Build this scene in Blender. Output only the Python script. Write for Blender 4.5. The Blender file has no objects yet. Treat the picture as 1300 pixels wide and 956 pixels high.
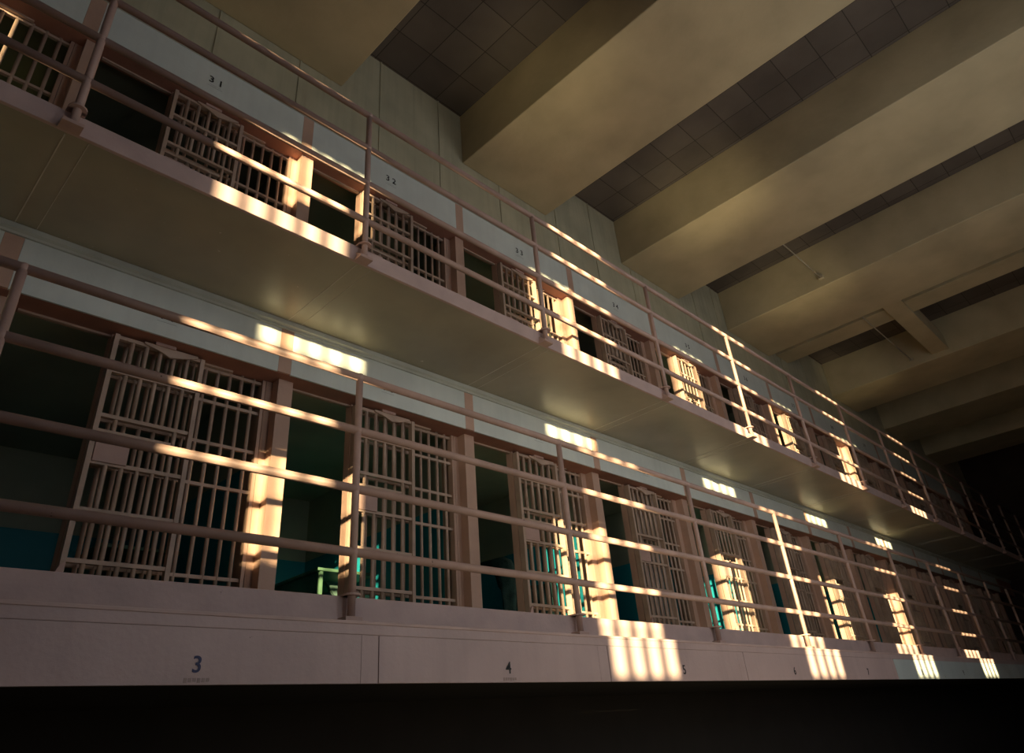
import bpy, bmesh, math, random
from mathutils import Vector, Matrix
random.seed(7)
S = 1.892                       # metres per cell bay: coordinates below are in bays, scaled on build
scene = bpy.context.scene
COL = scene.collection
H = 1.2685                      # tier to tier
ZT, ZB = 0.3061, 0.2372         # walkway slab top / underside, above the door head
FT = 0.2018                     # number panel top
SW = 0.056                      # strip width
WY = -0.542                     # walkway edge
RY = -0.5637                    # railing plane
FL = ZT - H                     # cell floor relative to door head
K0, K1 = -1, 12                 # bays
def xw(k):
    t = {0: .004, 1: -.011, 2: .003, 3: .02, 4: 0, 5: -.012, 6: -.03, 7: -.07, 8: -.13, 9: -.2, 10: -.28, 11: -.36, 12: -.44, 13: -.52}
    return k + t.get(k, 0)

# ------------------------------------------------------------------ materials
def nmat(name, base, rough=.55, var=.12, vscale=3.0, chips=None, chip_amt=.0, bump=.15, bscale=40, spec=.35, streak=0.0, metal=0.0, tint=None):
    m = bpy.data.materials.new(name); m.use_nodes = True
    nt = m.node_tree; N = nt.nodes; L = nt.links
    b = N['Principled BSDF']; b.inputs['Roughness'].default_value = rough
    b.inputs['Specular IOR Level'].default_value = spec; b.inputs['Metallic'].default_value = metal
    tc = N.new('ShaderNodeTexCoord')
    gm = N.new('ShaderNodeNewGeometry')
    n1 = N.new('ShaderNodeTexNoise'); n1.inputs['Scale'].default_value = vscale; n1.inputs['Detail'].default_value = 6
    L.new(gm.outputs['Position'], n1.inputs['Vector'])
    mx = N.new('ShaderNodeMix'); mx.data_type = 'RGBA'
    d = tuple(c*(1-var*1.6) for c in base); u = tuple(min(1, c*(1+var)) for c in base)
    if tint: d = tint
    mx.inputs['A'].default_value = (*d, 1); mx.inputs['B'].default_value = (*u, 1)
    mr = N.new('ShaderNodeMapRange'); mr.inputs['From Min'].default_value = .3; mr.inputs['From Max'].default_value = .7
    L.new(n1.outputs['Fac'], mr.inputs['Value']); L.new(mr.outputs['Result'], mx.inputs['Factor'])
    out = mx.outputs['Result']
    if streak:
        mp = N.new('ShaderNodeMapping'); mp.inputs['Scale'].default_value = (9, 9, .5)
        L.new(gm.outputs['Position'], mp.inputs['Vector'])
        n3 = N.new('ShaderNodeTexNoise'); n3.inputs['Scale'].default_value = 1.6; n3.inputs['Detail'].default_value = 4
        L.new(mp.outputs['Vector'], n3.inputs['Vector'])
        mr3 = N.new('ShaderNodeMapRange'); mr3.inputs['From Min'].default_value = .45; mr3.inputs['From Max'].default_value = .75
        mr3.inputs['To Max'].default_value = streak
        L.new(n3.outputs['Fac'], mr3.inputs['Value'])
        m3 = N.new('ShaderNodeMix'); m3.data_type = 'RGBA'; m3.inputs['B'].default_value = (*[c*.45 for c in base], 1)
        L.new(mr3.outputs['Result'], m3.inputs['Factor']); L.new(out, m3.inputs['A']); out = m3.outputs['Result']
    if chips:
        n2 = N.new('ShaderNodeTexNoise'); n2.inputs['Scale'].default_value = 16; n2.inputs['Detail'].default_value = 5; n2.inputs['Roughness'].default_value = .65
        L.new(gm.outputs['Position'], n2.inputs['Vector'])
        mr2 = N.new('ShaderNodeMapRange'); mr2.inputs['From Min'].default_value = .735-chip_amt; mr2.inputs['From Max'].default_value = .75-chip_amt
        L.new(n2.outputs['Fac'], mr2.inputs['Value'])
        m2 = N.new('ShaderNodeMix'); m2.data_type = 'RGBA'; m2.inputs['B'].default_value = (*chips, 1)
        L.new(mr2.outputs['Result'], m2.inputs['Factor']); L.new(out, m2.inputs['A']); out = m2.outputs['Result']
    L.new(out, b.inputs['Base Color'])
    if bump:
        nb = N.new('ShaderNodeTexNoise'); nb.inputs['Scale'].default_value = bscale; nb.inputs['Detail'].default_value = 4
        L.new(gm.outputs['Position'], nb.inputs['Vector'])
        bp = N.new('ShaderNodeBump'); bp.inputs['Strength'].default_value = bump; bp.inputs['Distance'].default_value = .01
        L.new(nb.outputs['Fac'], bp.inputs['Height']); L.new(bp.outputs['Normal'], b.inputs['Normal'])
    return m

PINK = (.46, .285, .235)
M_rail = nmat('rail_paint', (.50, .34, .295), .42, .1, 5, chips=(.05, .03, .025), chip_amt=.02, bump=.12, bscale=60)
M_pink = nmat('pink_paint', (.50, .33, .285), .5, .08, 4, chips=(.08, .05, .04), chip_amt=.0)
M_slabedge = nmat('slab_edge_paint', (.52, .38, .355), .5, .08, 5, chips=(.10, .07, .06), chip_amt=.015)
M_jamb = nmat('jamb_paint', (.53, .345, .265), .5, .08, 3, chips=(.12, .06, .04), chip_amt=-.01)
M_head = nmat('header_paint', (.36, .175, .13), .55, .12, 4)
M_bar = nmat('bar_paint', (.50, .36, .28), .45, .12, 6, chips=(.12, .07, .05), chip_amt=.03)
M_white = nmat('white_panel_paint', (.66, .70, .665), .42, .06, 2.5, chips=(.35, .27, .2), chip_amt=.0, streak=.10)
M_whitelow = nmat('pink_white_panel_paint', (.49, .37, .365), .42, .07, 2, chips=(.2, .15, .13), chip_amt=-.02, streak=.12)
M_pale = nmat('pale_blue_panel_paint', (.50, .56, .56), .35, .08, 2)
M_wall = nmat('plaster_wall', (.46, .425, .295), .7, .1, 2, streak=.25, bump=.1)
M_beam = nmat('beam_concrete', (.50, .41, .25), .75, .10, 1.6, bump=.3, bscale=14)
M_soffit = nmat('slab_soffit', (.36, .335, .25), .36, .12, 1.6, chips=(.62, .6, .52), chip_amt=.02, bump=.12, bscale=18, spec=.45)
M_mould = nmat('moulding_paint', (.52, .54, .48), .5, .1, 3)
M_seam = nmat('seam_caulk', (.60, .58, .50), .6, .1, 6)
M_black = nmat('number_black', (.015, .015, .017), .5, .0, 3, bump=0)
M_blue = nmat('number_blue', (.03, .035, .11), .5, .1, 30, bump=0)
M_smudge = nmat('worn_mark', (.33, .25, .24), .6, .1, 30, bump=0)
M_smudgel = nmat('pencil_mark', (.36, .38, .37), .6, .1, 30, bump=0)
M_lowshade = nmat('lower_shade', (.02, .017, .016), .9, .1, 3, bump=0)  # deep shade under the lower boards, put in as near-black colour
M_floor = nmat('floor_concrete', (.16, .13, .11), .45, .2, 1.5)
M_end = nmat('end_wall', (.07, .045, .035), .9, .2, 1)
M_near = nmat('near_wall', (.45, .38, .28), .8, .1, 1)
M_steel = nmat('bunk_steel', (.13, .22, .18), .5, .15, 8)
M_matt = nmat('mattress_cloth', (.10, .10, .06), .9, .2, 12, bump=.4)
M_blank = nmat('blanket_wool', (.025, .065, .06), .95, .3, 10, bump=.6, bscale=60)
M_table = nmat('table_green', (.11, .22, .13), .5, .2, 6)
M_cer = nmat('ceramic', (.55, .56, .53), .25, .05, 4, bump=0)
M_pipe = nmat('conduit_paint', (.42, .36, .26), .5, .1, 6)
M_mortar = nmat('window_frame_steel', (.06, .05, .04), .6, .1, 6)

def tile_mat():
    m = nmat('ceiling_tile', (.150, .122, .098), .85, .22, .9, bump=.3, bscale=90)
    nt = m.node_tree; N = nt.nodes; L = nt.links; b = N['Principled BSDF']
    old = b.inputs['Base Color'].links[0].from_socket
    gm = N.new('ShaderNodeNewGeometry')
    br = N.new('ShaderNodeTexBrick'); br.offset = 0; br.squash = 1
    br.inputs['Scale'].default_value = 1.0; br.inputs['Brick Width'].default_value = .235*S; br.inputs['Row Height'].default_value = .235*S
    br.inputs['Mortar Size'].default_value = .006; br.inputs['Mortar Smooth'].default_value = .3
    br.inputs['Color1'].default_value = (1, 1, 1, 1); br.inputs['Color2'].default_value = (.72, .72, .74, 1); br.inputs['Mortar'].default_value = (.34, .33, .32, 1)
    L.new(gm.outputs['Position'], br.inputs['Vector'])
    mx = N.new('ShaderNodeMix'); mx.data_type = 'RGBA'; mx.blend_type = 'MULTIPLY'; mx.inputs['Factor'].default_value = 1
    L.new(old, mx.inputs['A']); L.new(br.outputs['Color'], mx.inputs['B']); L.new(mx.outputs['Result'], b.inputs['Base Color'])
    return m
M_tile = tile_mat()

def cell_mat(up=False):
    """cream-green upper wall, teal dado below 1.2 m above the cell floor"""
    m = nmat('cell_wall_paint_shaded' if up else 'cell_wall_paint', (.16, .165, .115) if up else (.36, .39, .29), .5, .1, 2)  # upper tier copy: the shade inside those cells is put into the colour
    nt = m.node_tree; N = nt.nodes; L = nt.links; b = N['Principled BSDF']
    old = b.inputs['Base Color'].links[0].from_socket
    gm = N.new('ShaderNodeNewGeometry'); sx = N.new('ShaderNodeSeparateXYZ'); L.new(gm.outputs['Position'], sx.inputs[0])
    a = N.new('ShaderNodeMath'); a.operation = 'ADD'; a.inputs[1].default_value = -FL*S+5*H*S
    md = N.new('ShaderNodeMath'); md.operation = 'MODULO'; md.inputs[1].default_value = H*S
    lt = N.new('ShaderNodeMath'); lt.operation = 'LESS_THAN'; lt.inputs[1].default_value = .63*S
    L.new(sx.outputs['Z'], a.inputs[0]); L.new(a.outputs[0], md.inputs[0]); L.new(md.outputs[0], lt.inputs[0])
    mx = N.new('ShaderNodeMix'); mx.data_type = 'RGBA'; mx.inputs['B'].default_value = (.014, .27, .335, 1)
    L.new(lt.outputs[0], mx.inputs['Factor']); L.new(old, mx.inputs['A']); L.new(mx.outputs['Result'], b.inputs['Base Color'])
    return m
M_cell = cell_mat(); M_cellshade = cell_mat(True)

# ------------------------------------------------------------------ mesh builder (coordinates in bays)
class MB:
    def __init__(self): self.bm = bmesh.new()
    def box(self, x0, x1, y0, y1, z0, z1, bev=0):
        g = bmesh.ops.create_cube(self.bm, size=1)
        for v in g['verts']:
            v.co = Vector((x0+(v.co.x+.5)*(x1-x0), y0+(v.co.y+.5)*(y1-y0), z0+(v.co.z+.5)*(z1-z0)))*S
        if bev:
            es = {e for v in g['verts'] for e in v.link_edges}
            bmesh.ops.bevel(self.bm, geom=list(es), offset=bev*S, segments=2, affect='EDGES', profile=.5)
        return self
    def tube(self, a, b, r, n=12, r2=None):
        a = Vector(a)*S; b = Vector(b)*S; d = b-a
        q = d.to_track_quat('Z', 'Y').to_matrix().to_4x4()
        bmesh.ops.create_cone(self.bm, cap_ends=True, segments=n, radius1=r*S, radius2=(r if r2 is None else r2)*S, depth=d.length,
                              matrix=Matrix.Translation((a+b)/2) @ q)
        return self
    def path(self, pts, r, n=8):
        for p, q in zip(pts[:-1], pts[1:]): self.tube(p, q, r, n)
        return self
    def sphere(self, c, r, sc=(1, 1, 1), n=12):
        bmesh.ops.create_uvsphere(self.bm, u_segments=n, v_segments=n//2+2, radius=r*S,
            matrix=Matrix.Translation(Vector(c)*S) @ Matrix.Diagonal((*sc, 1)))
        return self
    def prism(self, pts, y0, y1):
        """polygon in x,z extruded along y"""
        a = [self.bm.verts.new(Vector((x, y0, z))*S) for x, z in pts]
        b = [self.bm.verts.new(Vector((x, y1, z))*S) for x, z in pts]
        n = len(pts)
        self.bm.faces.new(a); self.bm.faces.new(b[::-1])
        for i in range(n): self.bm.faces.new((a[i], b[i], b[(i+1) % n], a[(i+1) % n]))
        return self
    def prismx(self, pts, x0, x1):
        """polygon in y,z extruded along x"""
        a = [self.bm.verts.new(Vector((x0, y, z))*S) for y, z in pts]
        b = [self.bm.verts.new(Vector((x1, y, z))*S) for y, z in pts]
        n = len(pts)
        self.bm.faces.new(a); self.bm.faces.new(b[::-1])
        for i in range(n): self.bm.faces.new((a[i], b[i], b[(i+1) % n], a[(i+1) % n]))
        return self
    def build(self, name, mat, parent=None, smooth=False):
        bmesh.ops.recalc_face_normals(self.bm, faces=self.bm.faces)
        me = bpy.data.meshes.new(name); self.bm.to_mesh(me); self.bm.free()
        me.materials.append(mat)
        if smooth:
            for p in me.polygons: p.use_smooth = len(p.vertices) == 4
        o = bpy.data.objects.new(name, me); COL.objects.link(o)
        if parent: o.parent = parent
        return o

def empty(name, loc=(0, 0, 0)):
    o = bpy.data.objects.new(name, None); COL.objects.link(o); o.location = Vector(loc)*S
    o.empty_display_size = .1
    return o
def tag(o, label, cat, group=None):
    o['label'] = label; o['category'] = cat
    if group: o['group'] = group
    return o
def struct(o): o['kind'] = 'structure'; return o
def copy_tree(o, parent=None):
    c = o.copy(); COL.objects.link(c)
    if parent: c.parent = parent
    for ch in list(o.children): copy_tree(ch, c)
    return c
def text_mesh(name, txt, height, mat, parent, x, y, z, space=1.0, yaw=0):
    cu = bpy.data.curves.new(name, 'FONT'); cu.body = txt; cu.size = height*S/.70; cu.align_x = 'CENTER'; cu.space_character = space
    cu.extrude = .0008; cu.offset = .0009*height/.034
    t = bpy.data.objects.new(name, cu); COL.objects.link(t)
    bpy.context.view_layer.update()
    dg = bpy.context.evaluated_depsgraph_get()
    me = bpy.data.meshes.new_from_object(t.evaluated_get(dg)); me.materials.clear(); me.materials.append(mat)
    me.transform(Matrix.Translation(Vector((x, y, z-height/2))*S) @ Matrix.Rotation(math.pi/2, 4, 'X'))
    bpy.data.objects.remove(t)
    o = bpy.data.objects.new(name, me); COL.objects.link(o); o.parent = parent
    return o

ORD = ['first', 'second', 'third', 'fourth', 'fifth', 'sixth', 'seventh', 'eighth', 'ninth', 'tenth', 'eleventh', 'twelfth', 'thirteenth', 'fourteenth']
ONES = ['zero', 'one', 'two', 'three', 'four', 'five', 'six', 'seven', 'eight', 'nine', 'ten', 'eleven', 'twelve']
WORD = {16: 'sixteen', 17: 'seventeen', 18: 'eighteen', 19: 'nineteen', 20: 'twenty', 21: 'twenty one', 22: 'twenty two'}
WORD.update({30+i: ('thirty '+ONES[i]).replace(' zero', '') for i in range(10)})
def where(tier, k):
    """names the cell by the number painted over it, else by its distance from one"""
    if k < 0: return 'of %s tier cell cut by the left edge' % tier
    if tier == 'middle' and k == 0: return 'of the leftmost whole middle tier cell'
    last = 7 if tier == 'upper' else 4
    n = {'upper': 31, 'middle': 17}[tier]
    if k <= last: return 'under board number %s' % WORD[n+k]
    return 'of the cell %s along from number %s' % (ONES[k-last], WORD[n+last])

# ------------------------------------------------------------------ the setting
XA, XB = -1.6, 13.4
NY = -3.4                       # window wall across the hall
GZ = FL - H                     # ground floor
CE = 2.3                        # ceiling
struct(MB().box(XA-3.3, XB+.2, NY-.2, 1.6, GZ-.1, GZ).build('floor', M_floor))
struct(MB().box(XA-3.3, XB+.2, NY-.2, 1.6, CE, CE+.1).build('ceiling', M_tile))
struct(MB().box(XA, XB, .012, .11, H+FT, CE).build('wall_back', M_wall))
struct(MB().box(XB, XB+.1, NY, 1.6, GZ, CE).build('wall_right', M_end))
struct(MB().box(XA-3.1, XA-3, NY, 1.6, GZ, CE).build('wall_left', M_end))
struct(MB().box(XA-.1, XA, -.05, 1.6, GZ, CE).build('wall_block_end', M_wall))
for i, up in ((0, 0), (1, H)):
    s = struct(MB().box(XA, XB, WY+.012, 1.5, ZB-H+up+.001, FL+up).build(('floor_middle', 'floor_upper')[i], M_soffit))
    e = MB().box(XA, XB, WY, WY+.014, ZB-H+up, FL+up, .002).build('edge_band', M_slabedge, s)
    if i:
        sm = MB()
        for k in range(K0, K1+1):
            sm.box(xw(k)+.012, xw(k)+.0155, WY+.02, -.02, ZB-.0004, ZB+.002)
            sm.box(xw(k)+.075, xw(k)+.077, WY+.02, -.02, ZB-.0002, ZB+.002)
        sm.build('seam', M_seam, s)
for tier, up in (('middle', 0), ('upper', H)):
    n = 0 if tier == 'middle' else 1
    # header beam behind the number panels, cell ceiling above
    struct(MB().box(XA, XB, .004, .125, up+.0, up+FT).build('trim_%d' % (1+n*3), M_head))
    struct(MB().box(XA, XB, .125, 1.5, up+.04, up+FT).build('ceiling_cells', M_cellshade if up else M_cell))
    struct(MB().box(XA, XB, 1.48, 1.52, FL+up, up+.05).build('wall_cells_back', M_cellshade if up else M_cell))
    mo = MB().prismx([(0.012, FT), (-.012, FT), (-.012, FT+.010), (-.022, FT+.016), (-.022, FT+.0355), (.012, FT+.0355)], XA, XB).build('trim_%d' % (2+n*3), M_mould) if not n else \
         MB().prismx([(0.012, FT), (-.008, FT), (-.010, FT+.006), (.0, FT+.018), (.012, FT+.018)], XA, XB).build('trim_%d' % (2+n*3), M_mould)
    mo.location.z = up*S; struct(mo)
# faint vertical joint battens on the plaster
bt = MB()
for x in (.508, .944, 1.455, 1.905, 2.42, 3.0, 3.44, 3.9, 4.9, 5.3, 6.6, 7.2): bt.box(x-.004, x+.004, .006, .013, H+FT+.02, CE)
struct(bt.build('trim_7', M_wall))
# lower tier: projecting front with the number boards and a near-black stand-in for the shade beneath
PY = -.645; PB = -1.200
struct(MB().box(XA, XB, PY+.01, -.05, PB, -1.0605).build('trim_8', M_lowshade))
tb = MB().box(XA, XB, PY-.004, PY+.05, -1.0815, -1.049, .002)
lip = tb.build('trim_9', M_whitelow); struct(lip)
MB().box(XA, XB, PY-.007, PY+.03, -1.0555, -1.047, .0015).build('lip', M_slabedge, lip)
struct(MB().box(XA, XB, -.05, .0, GZ, -1.05).build('shade_wall_lower', M_lowshade))
# cell partitions
for tier, up in (('middle', 0), ('upper', H)):
    for k in range(K0, K1+2):
        x = xw(k)
        struct(MB().box(x+.0155, x+.085, .201, 1.479, FL+up, up+.05).build('wall_partition', M_cellshade if up else M_cell))

# ------------------------------------------------------------------ prototypes, local to a cell (x = bay edge, z = door head)
def make_grille():
    t = empty('fixed_grille')
    for i in range(11): MB().tube((.465+.0495*i, .118, FL+.002), (.465+.0495*i, .118, .0), .0075, 10).build('bar', M_bar, t, True)
    for z in (-.014, -.148, -.313, -.473, -.793): MB().box(.42, 1.0,   .111, .125, z-.006, z+.006).build('crossbar', M_bar, t)
    MB().box(.402, .412, .087, .128, FL+.001, .0).build('jamb_plate', M_jamb, t)
    MB().box(  .993, 1.0062, .100, .135, FL+.001, .0).build('jamb_plate', M_jamb, t)
    MB().box(.112, .86, .095, .108, -.008, .0).build('track', M_bar, t)
    return t
def make_door():
    t = empty('sliding_door')
    y0, y1 = .060, .078; ym = .069
    for x in (.42, .722): MB().box(x-.008 if x > .5 else .404, x+(.008 if x > .5 else 0), y0-.004 if x > .5 else .05, y1+.004, FL+.006, -.012).build('stile', M_bar, t)
    for z in (-.018, -.149, -.316, -.372, -.479, -.634, -.79):
        xr = .66 if z == -.372 else .722
        MB().box(.42, xr, y0, y1, z-.0065, z+.0065).build('crossbar', M_bar, t)
    for i in range(5):
        x = .471+.0495*i; m = MB()
        if 1 <= i <= 3:
            m.tube((x, ym, -.31), (x, ym, -.02), .0078, 10); m.tube((x, ym, FL+.01), (x, ym, -.378), .0078, 10)
        else: m.tube((x, ym, FL+.01), (x, ym, -.02), .0078, 10)
        m.build('bar', M_bar, t, True)
    MB().box(.424, .53, y0-.006, y0+.004, -.478, -.402, .002).build('lock_plate', M_pink, t)
    MB().prism([(.505, -.018), (.56, -.030), (.60, -.046), (.645, -.036), (.70, -.018), (.70, -.010), (.505, -.010)], .052, .060).build('hanger_plate', M_bar, t)
    hb = MB().box(.54, .615, .046, .066, -.012, .002, .002).build('hanger', M_pink, t)
    kn = MB().prism([(.392, -.838), (.416, -.838), (.416, -.80), (.403, -.81)], .038, .052).build('handle', M_pink, t)
    return t
def make_pilaster():
    t = empty('door_pilaster')
    MB().box(1.008, 1.05, .10, .2, FL+.001, .0).build('jamb', M_jamb, t)
    MB().box(1.036, 1.100, .05, .2, FL+.001, .0).build('jamb', M_jamb, t)
    MB().box(1.0, 1.0+SW, -.0045, .006, .0015, FT-.001).build('cap_strip', M_jamb, t)
    return t

def place(proto, first, tier, k, pil=False):
    o = proto if first else copy_tree(proto)
    o.location = Vector((xw(k), 0, H if tier == 'upper' else 0))*S
    if pil: o.location.x = (xw(k+1)-1)*S
    else: o.scale.x = xw(k+1)-xw(k)
    return o
pg, pd, pp = make_grille(), make_door(), make_pilaster()
first = True
for tier, up in (('middle', 0), ('upper', H)):
    for k in range(K0, K1+1):
        w = where(tier, k)
        tag(place(pg, first, tier, k), 'fixed pink barred front %s' % w, 'grille', 'fixed barred cell fronts on the %s tier' % tier)
        tag(place(pd, first, tier, k), 'open pink sliding barred door %s' % w, 'cell door', 'sliding cell doors on the %s tier' % tier)
        tag(place(pp, first, tier, k, True), 'stepped pink pilaster right of door %s' % w, 'pilaster', 'pilasters between cells on the %s tier' % tier)
        first = False
# number panels
for tier, up in (('middle', 0), ('upper', H)):
    for k in range(K0, K1+1):
        x0, x1 = xw(k)+SW, xw(k+1)
        t = empty('number_panel', (xw(k), 0, up))
        ox = xw(k)
        MB().box(x0-ox+.0008, x1-ox-.0008, -.004, .006, .0, FT-.0005).build('board', M_white, t)
        num = {'upper': 31, 'middle': 17}[tier]+k
        shown = (tier == 'upper' and k >= 0 and k <= 8) or (tier == 'middle' and 0 <= k <= 6)
        if shown:
            text_mesh('number', str(num), .038, M_black, t, .54, -.0052, .0995 if tier == 'upper' else .087, 1.55)
            MB().box(.505, .575, -.0045, -.004, .056, .0575).build('worn_line', M_smudgel, t)
            if tier == 'upper': MB().box(.515, .565, -.0045, -.004, .066, .067).build('worn_line', M_smudgel, t)
        last = 7 if tier == 'upper' else 4
        if k < 0: lab = 'white board above the %s tier cell cut by the left edge' % tier
        elif tier == 'middle' and k == 0: lab = 'white board above the leftmost whole middle tier cell'
        elif k <= last: lab = 'white board painted with number %s on the %s tier' % (WORD[num], tier)
        else: lab = 'white board %s along from number %s on the %s tier' % (ONES[k-last], WORD[num-k+last], tier)
        tag(t, lab, 'number board', 'white number boards of the %s tier' % tier)
for k in range(K0, K1+1):
    t = empty('lower_panel', (xw(k), PY, PB))
    ox = xw(k); x1 = xw(k+1)+SW-ox
    pale = k >= 5
    b = MB().box(SW+.0015, x1-SW-.0008, -.003, .012, .0, -1.082-PB).build('board', M_pale if pale else M_whitelow, t)
    MB().box(x1-SW+.0008, x1-.0015, -.0025, .012, .0, -1.082-PB).build('strip', M_pale if pale else M_whitelow, t)
    txt = str(k+3) if 0 <= k <= 6 else None
    if txt:
        text_mesh('number', txt, .034, M_blue if k == 0 else M_black, t, .55, -.0042, -1.158-PB)
        for i in range(6): MB().box(.525+.01*i, .532+.01*i, -.0036, -.003, .004+.001*(i % 3), .0135).build('worn_mark', M_smudge, t) if k in (0, 1) else None
    if k < 0: lab = 'pinkish white board at the left edge below the middle railing'
    elif k < 5: lab = 'pinkish white board painted with %s number %s below the middle railing' % ('blue' if k == 0 else 'black', ONES[k+3])
    elif k == 5: lab = 'pale blue grey board painted with number eight below the middle railing'
    else: lab = 'pale blue grey board %s along from number eight below the railing' % ONES[k-5]
    tag(t, lab, 'number board', 'boards below the middle railing')

# ------------------------------------------------------------------ railings
RZ = [1.0093, .8162, .6212, .4272]
def railing(tier, up):
    t = empty('guard_railing', (XA, RY, ZT+up))
    def lo(m): 
        for v in m.bm.verts: v.co -= Vector((XA, RY, ZT+up))*S
        return m
    for z in RZ:
        lo(MB().tube((XA, RY, z+up), (XB, RY, z+up), .0132, 16)).build('rail', M_rail, t, True)
    for k in range(K0, K1+2):
        x = xw(k)+.019; m = MB()
        m.tube((x, RY, ZB+up+.004), (x, RY, RZ[0]+up), .0118, 16)
        for z in RZ: m.sphere((x, RY, z+up), .0152)
        m = lo(m)
        p = m.build('post', M_rail, t, True)
        fl = MB(); fl.tube((x, RY, ZT+up-.003), (x, RY, ZT+up+.003), .025, 16); fl.box(x-.025, x+.025, RY, WY+.02, ZT+up-.003, ZT+up+.003)
        lo(fl).build('flange', M_rail, p)
        br = MB(); br.box(x-.03, x+.026, RY-.02, WY+.002, ZB+up-.004, ZB+up+.008, .001); (br.prismx([(RY-.014, ZB+up+.006), (WY, ZB+up+.006), (WY, ZB+up+.04)], x-.022, x-.016) if tier == 'upper' else None)
        lo(br).build('bracket', M_rail, p)
    return tag(t, 'long pink four-rail pipe railing along the %s walkway' % tier, 'railing', None)
railing('middle', -H); railing('upper', 0)

# ------------------------------------------------------------------ ceiling beams
BE = [(-1.3, -.5), (.385, 1.197), (2.096, 2.890), (3.785, 4.612), (5.466, 6.300), (7.90, 8.68), (9.60, 10.45), (11.3, 12.1)]
NAMES = ['behind the picture\'s left edge', 'first from the left', 'second from the left, crossing the top centre', 'third from the left', 'fourth from the left, beside the slim beam',
         'fifth from the left, in shade', 'sixth from the left, in deep shade', 'seventh and last at the dark far end']
for (a, b), nm in zip(BE, NAMES):
    o = MB().box(a, b, NY, .012, 1.872, CE+.002, .006).build('ceiling_beam', M_beam)
    tag(o, 'massive tan concrete ceiling beam, %s' % nm, 'beam', 'concrete ceiling beams')
o = MB().box(6.52, 6.80, NY, .012, 1.955, 2.10, .004).build('ceiling_rib', M_beam)
tag(o, 'slim tan rib running beside the fourth ceiling beam', 'beam')
o = MB().box(6.30, 7.905, -1.29, -1.12, 1.93, 2.12, .004).build('cross_beam', M_beam)
tag(o, 'short tan cross beam bridging two big ceiling beams near the slim rib', 'beam')
for x0, x1, y, lab in ((4.61, 5.466, -.94, 'thin straight conduit under the ceiling between the third and fourth beams'), (6.35, 7.905, -.915, 'thin straight conduit passing the slim rib near the cross beam')):
    t = empty('conduit', (x0, y, 1.95))
    MB().tube((0, 0, 0), (x1-x0, 0, 0), .0055, 10).build('tube', M_pipe, t, True)
    MB().box(x1-x0-.03, x1-x0, -.02, .02, -.008, .02).build('clip', M_pipe, t)
    MB().box(0, .03, -.02, .02, -.008, .02).build('clip', M_pipe, t)
    tag(t, lab, 'conduit', 'conduits')

# ------------------------------------------------------------------ inside the middle tier cells
def make_table():
    t = empty('wall_table')
    MB().box(.68, 1.014, .74, 1.28, FL+.40, FL+.415, .003).build('tabletop', M_table, t)
    MB().box(.70, .715, .75, 1.27, FL+.001, FL+.40).build('panel', M_table, t)
    MB().prism([(1.014, FL+.20), (1.014, FL+.40), (.84, FL+.40)], .93, .95).build('bracket', M_steel, t)
    return t
protos = [(make_table(), 'olive green metal table in the cell', 'table', 'cell wall tables')]
for k in range(0, 7):
    for pr, lab, cat, grp in protos:
        if k == 2: continue
        o = pr if k == 0 else copy_tree(pr)
        o.location = Vector((xw(k), 0, 0))*S
        tag(o, '%s %s' % (lab, where('middle', k)), cat, grp)
# rumpled dark blanket slung over the bunk end under number 19
def blanket():
    bm = bmesh.new(); nx, ny = 26, 22
    g = []
    rnd = random.Random(3)
    for j in range(ny+1):
        row = []
        for i in range(nx+1):
            u, v = i/nx, j/ny
            x = .56+.42*u
            z = FL+.02+.46*min(1, v*1.5)*(.86+.14*math.sin(u*5+1)) 
            y = .38+.02*math.sin(u*23+v*3)+.03*math.sin(u*9-v*6)+max(0, v-.62)*.6
            z += .018*math.sin(u*17+v*9)*v
            row.append(bm.verts.new(Vector((x, y, z))*S))
        g.append(row)
    for j in range(ny):
        for i in range(nx): bm.faces.new((g[j][i], g[j][i+1], g[j+1][i+1], g[j+1][i]))
    me = bpy.data.meshes.new('blanket'); bm.to_mesh(me); bm.free(); me.materials.append(M_blank)
    for p in me.polygons: p.use_smooth = True
    o = bpy.data.objects.new('blanket', me); COL.objects.link(o)
    sd = o.modifiers.new('thick', 'SOLIDIFY'); sd.thickness = .02
    o.location = Vector((xw(2), 0, 0))*S
    return tag(o, 'rumpled dark green blanket heaped inside the open cell under number 19', 'blanket')
blanket()

# ------------------------------------------------------------------ the window wall across the hall, behind the camera
PITCH = 1.68
DX, DY, DZ = .84, 1.0, -.10
off = RY-NY
wins = [j for j in range(-1, 5)]
def wx(j):
    a = (.400 if j <= 0 else .445)+PITCH*j-DX*off
    return a, a+(.515 if j <= 0 else .46)
zwin = [(-1.193, -.255), (.165, 1.335)]
zz = [(a-DZ*off, b-DZ*off) for a, b in zwin]
wm = MB(); x = XA-2.6
lo_, hi_ = zz[0][0], zz[1][1]
xs = [XA-5.2]
for j in wins:
    a, b = wx(j); wm.box(xs[-1], a, NY-.035, NY, GZ, CE); xs.append(b)
    wm.box(a, b, NY-.035, NY, GZ, zz[0][0]); wm.box(a, b, NY-.035, NY, zz[0][1], zz[1][0]); wm.box(a, b, NY-.035, NY, zz[1][1], CE)
wm.box(xs[-1], XB+.3, NY-.035, NY, GZ, CE)
struct(wm.build('wall_near', M_near))
n = 0
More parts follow.
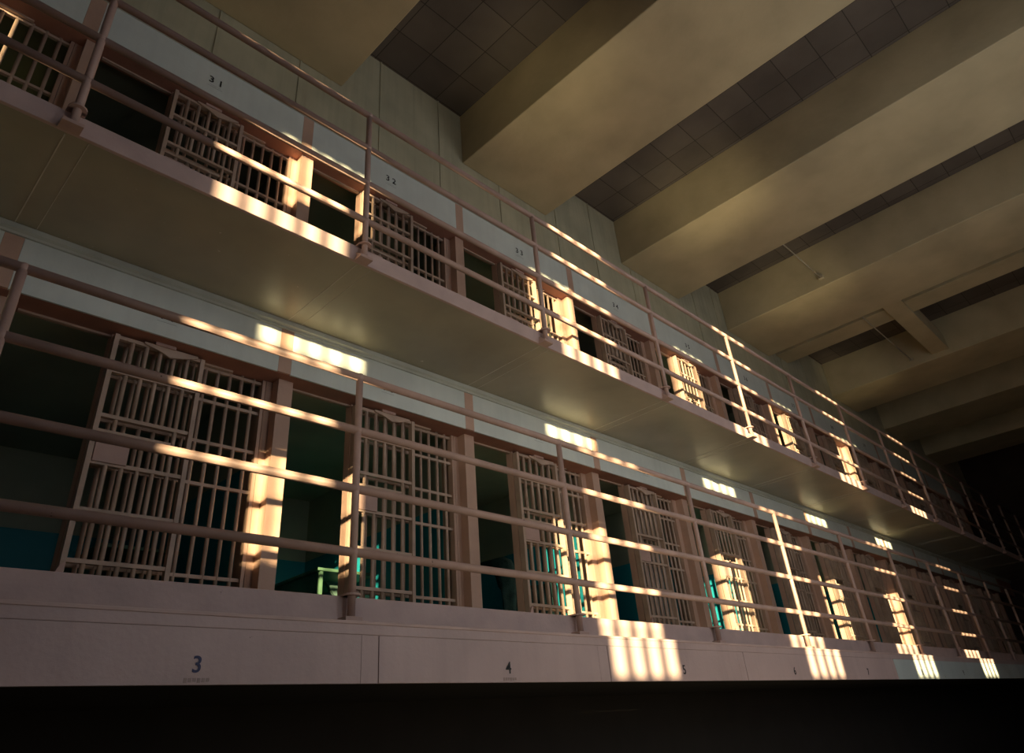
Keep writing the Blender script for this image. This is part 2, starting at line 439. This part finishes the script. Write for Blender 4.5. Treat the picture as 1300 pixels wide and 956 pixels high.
for j in wins:
    a, b = wx(j)
    for s, (z0, z1) in enumerate(zz):
        n += 1
        m = MB()
        np_ = 5 if j <= 0 else 4
        for i in range(np_+1):
            xx = a+(b-a)*i/np_; m.box(xx-.016, xx+.016, NY-.03, NY-.012, z0, z1)
        nz = 5
        for i in range(nz+1):
            q = z0+(z1-z0)*i/nz; m.box(a, b, NY-.03, NY-.012, q-.005, q+.005)
        w = m.build('window_%d' % n, M_mortar); struct(w)
        if j <= 0:
            bl = MB()
            if s == 0: bl.box(a, b, NY-.028, NY-.015, z0, -.66-DZ*off)
            else: bl.box(a, b, NY-.028, NY-.015, .48-DZ*off, 1.03-DZ*off)
            bl.build('sun_block_panel', M_mortar, w)  # unseen panels added to cut the sun patches at the left

# ------------------------------------------------------------------ light
def add_light(name, typ, loc, direction, energy, color, **kw):
    l = bpy.data.lights.new(name, typ); l.energy = energy; l.color = color
    for k_, v_ in kw.items(): setattr(l, k_, v_)
    o = bpy.data.objects.new(name, l); COL.objects.link(o); o.location = Vector(loc)*S
    o.rotation_euler = Vector(direction).to_track_quat('-Z', 'Y').to_euler()
    return o
add_light('sun', 'SUN', (-4, -8, 2), (DX, DY, DZ), 26.0, (1.0, .78, .43), angle=math.radians(.8))
for j, e in ((0, 1.5), (1, 29), (2, 52), (3, 26), (4, 4)):
    x = -.2+1.68*j
    add_light('window_sky', 'AREA', (x, NY+.06, .1), (.1, 1, .06), e, (.92, .96, 1.0), shape='RECTANGLE', size=.55*S, size_y=2.6*S)
for x, e in ((1.9, 13), (3.4, 15), (5.2, 3)):
    add_light('bounce_fill', 'AREA', (x, -1.75, GZ+.15), (0.05, .12, 1), e, (1.0, .80, .48), shape='RECTANGLE', size=1.2*S, size_y=.9*S)  # added upward lamps that warm the ceiling, standing in for bounced light
add_light('side_fill_spot', 'SPOT', (-2.6, -3.1, -.3), (6.5, 3.1, .15), 560, (1.0, .88, .66), spot_size=math.radians(32), spot_blend=1.0, shadow_soft_size=.6)  # added focused spot, standing in for side light on left-facing plates
for tx, ty, tz, e in ((2.096, -.75, 2.0, 600), (3.785, -.78, 2.02, 1100), (5.466, -.72, 2.0, 700), (7.9, -.25, 2.0, 330)):
    src = (tx-1.9, -2.7, -1.9)
    add_light('beam_glow_spot', 'SPOT', src, (tx-src[0], ty-src[1], tz-src[2]), e, (1.0, .84, .50), spot_size=math.radians(13), spot_blend=1.0, shadow_soft_size=.35)  # added narrow spots that make the warm glow on the beams' left sides
w = bpy.data.worlds.new('world'); scene.world = w; w.use_nodes = True
w.node_tree.nodes['Background'].inputs[0].default_value = (.55, .7, 1, 1)
w.node_tree.nodes['Background'].inputs[1].default_value = .3

# ------------------------------------------------------------------ camera
f, pan, tilt, roll = 878.25, .83093, .526134, -.089677
C = Vector((-.16187, -2.340466, -1.368529))*S
fw = Vector((math.sin(pan)*math.cos(tilt), math.cos(pan)*math.cos(tilt), math.sin(tilt)))
rt = Vector((math.cos(pan), -math.sin(pan), 0)); upv = rt.cross(fw)
R = rt*math.cos(roll)+upv*math.sin(roll); U = -rt*math.sin(roll)+upv*math.cos(roll)
cam = bpy.data.cameras.new('camera'); co = bpy.data.objects.new('camera', cam); COL.objects.link(co)
cam.sensor_width = 36; cam.sensor_fit = 'HORIZONTAL'; cam.lens = f/1300*36; cam.shift_y = -44.5/1300
cam.clip_start = .05; cam.clip_end = 200
co.matrix_world = Matrix(((R.x, U.x, -fw.x, C.x), (R.y, U.y, -fw.y, C.y), (R.z, U.z, -fw.z, C.z), (0, 0, 0, 1)))
scene.camera = co
scene.view_settings.view_transform = 'Standard'
scene.view_settings.look = 'None'
scene.view_settings.exposure = 0
scene.cycles.max_bounces = 8
scene.cycles.diffuse_bounces = 5
scene.cycles.sample_clamp_indirect = 6
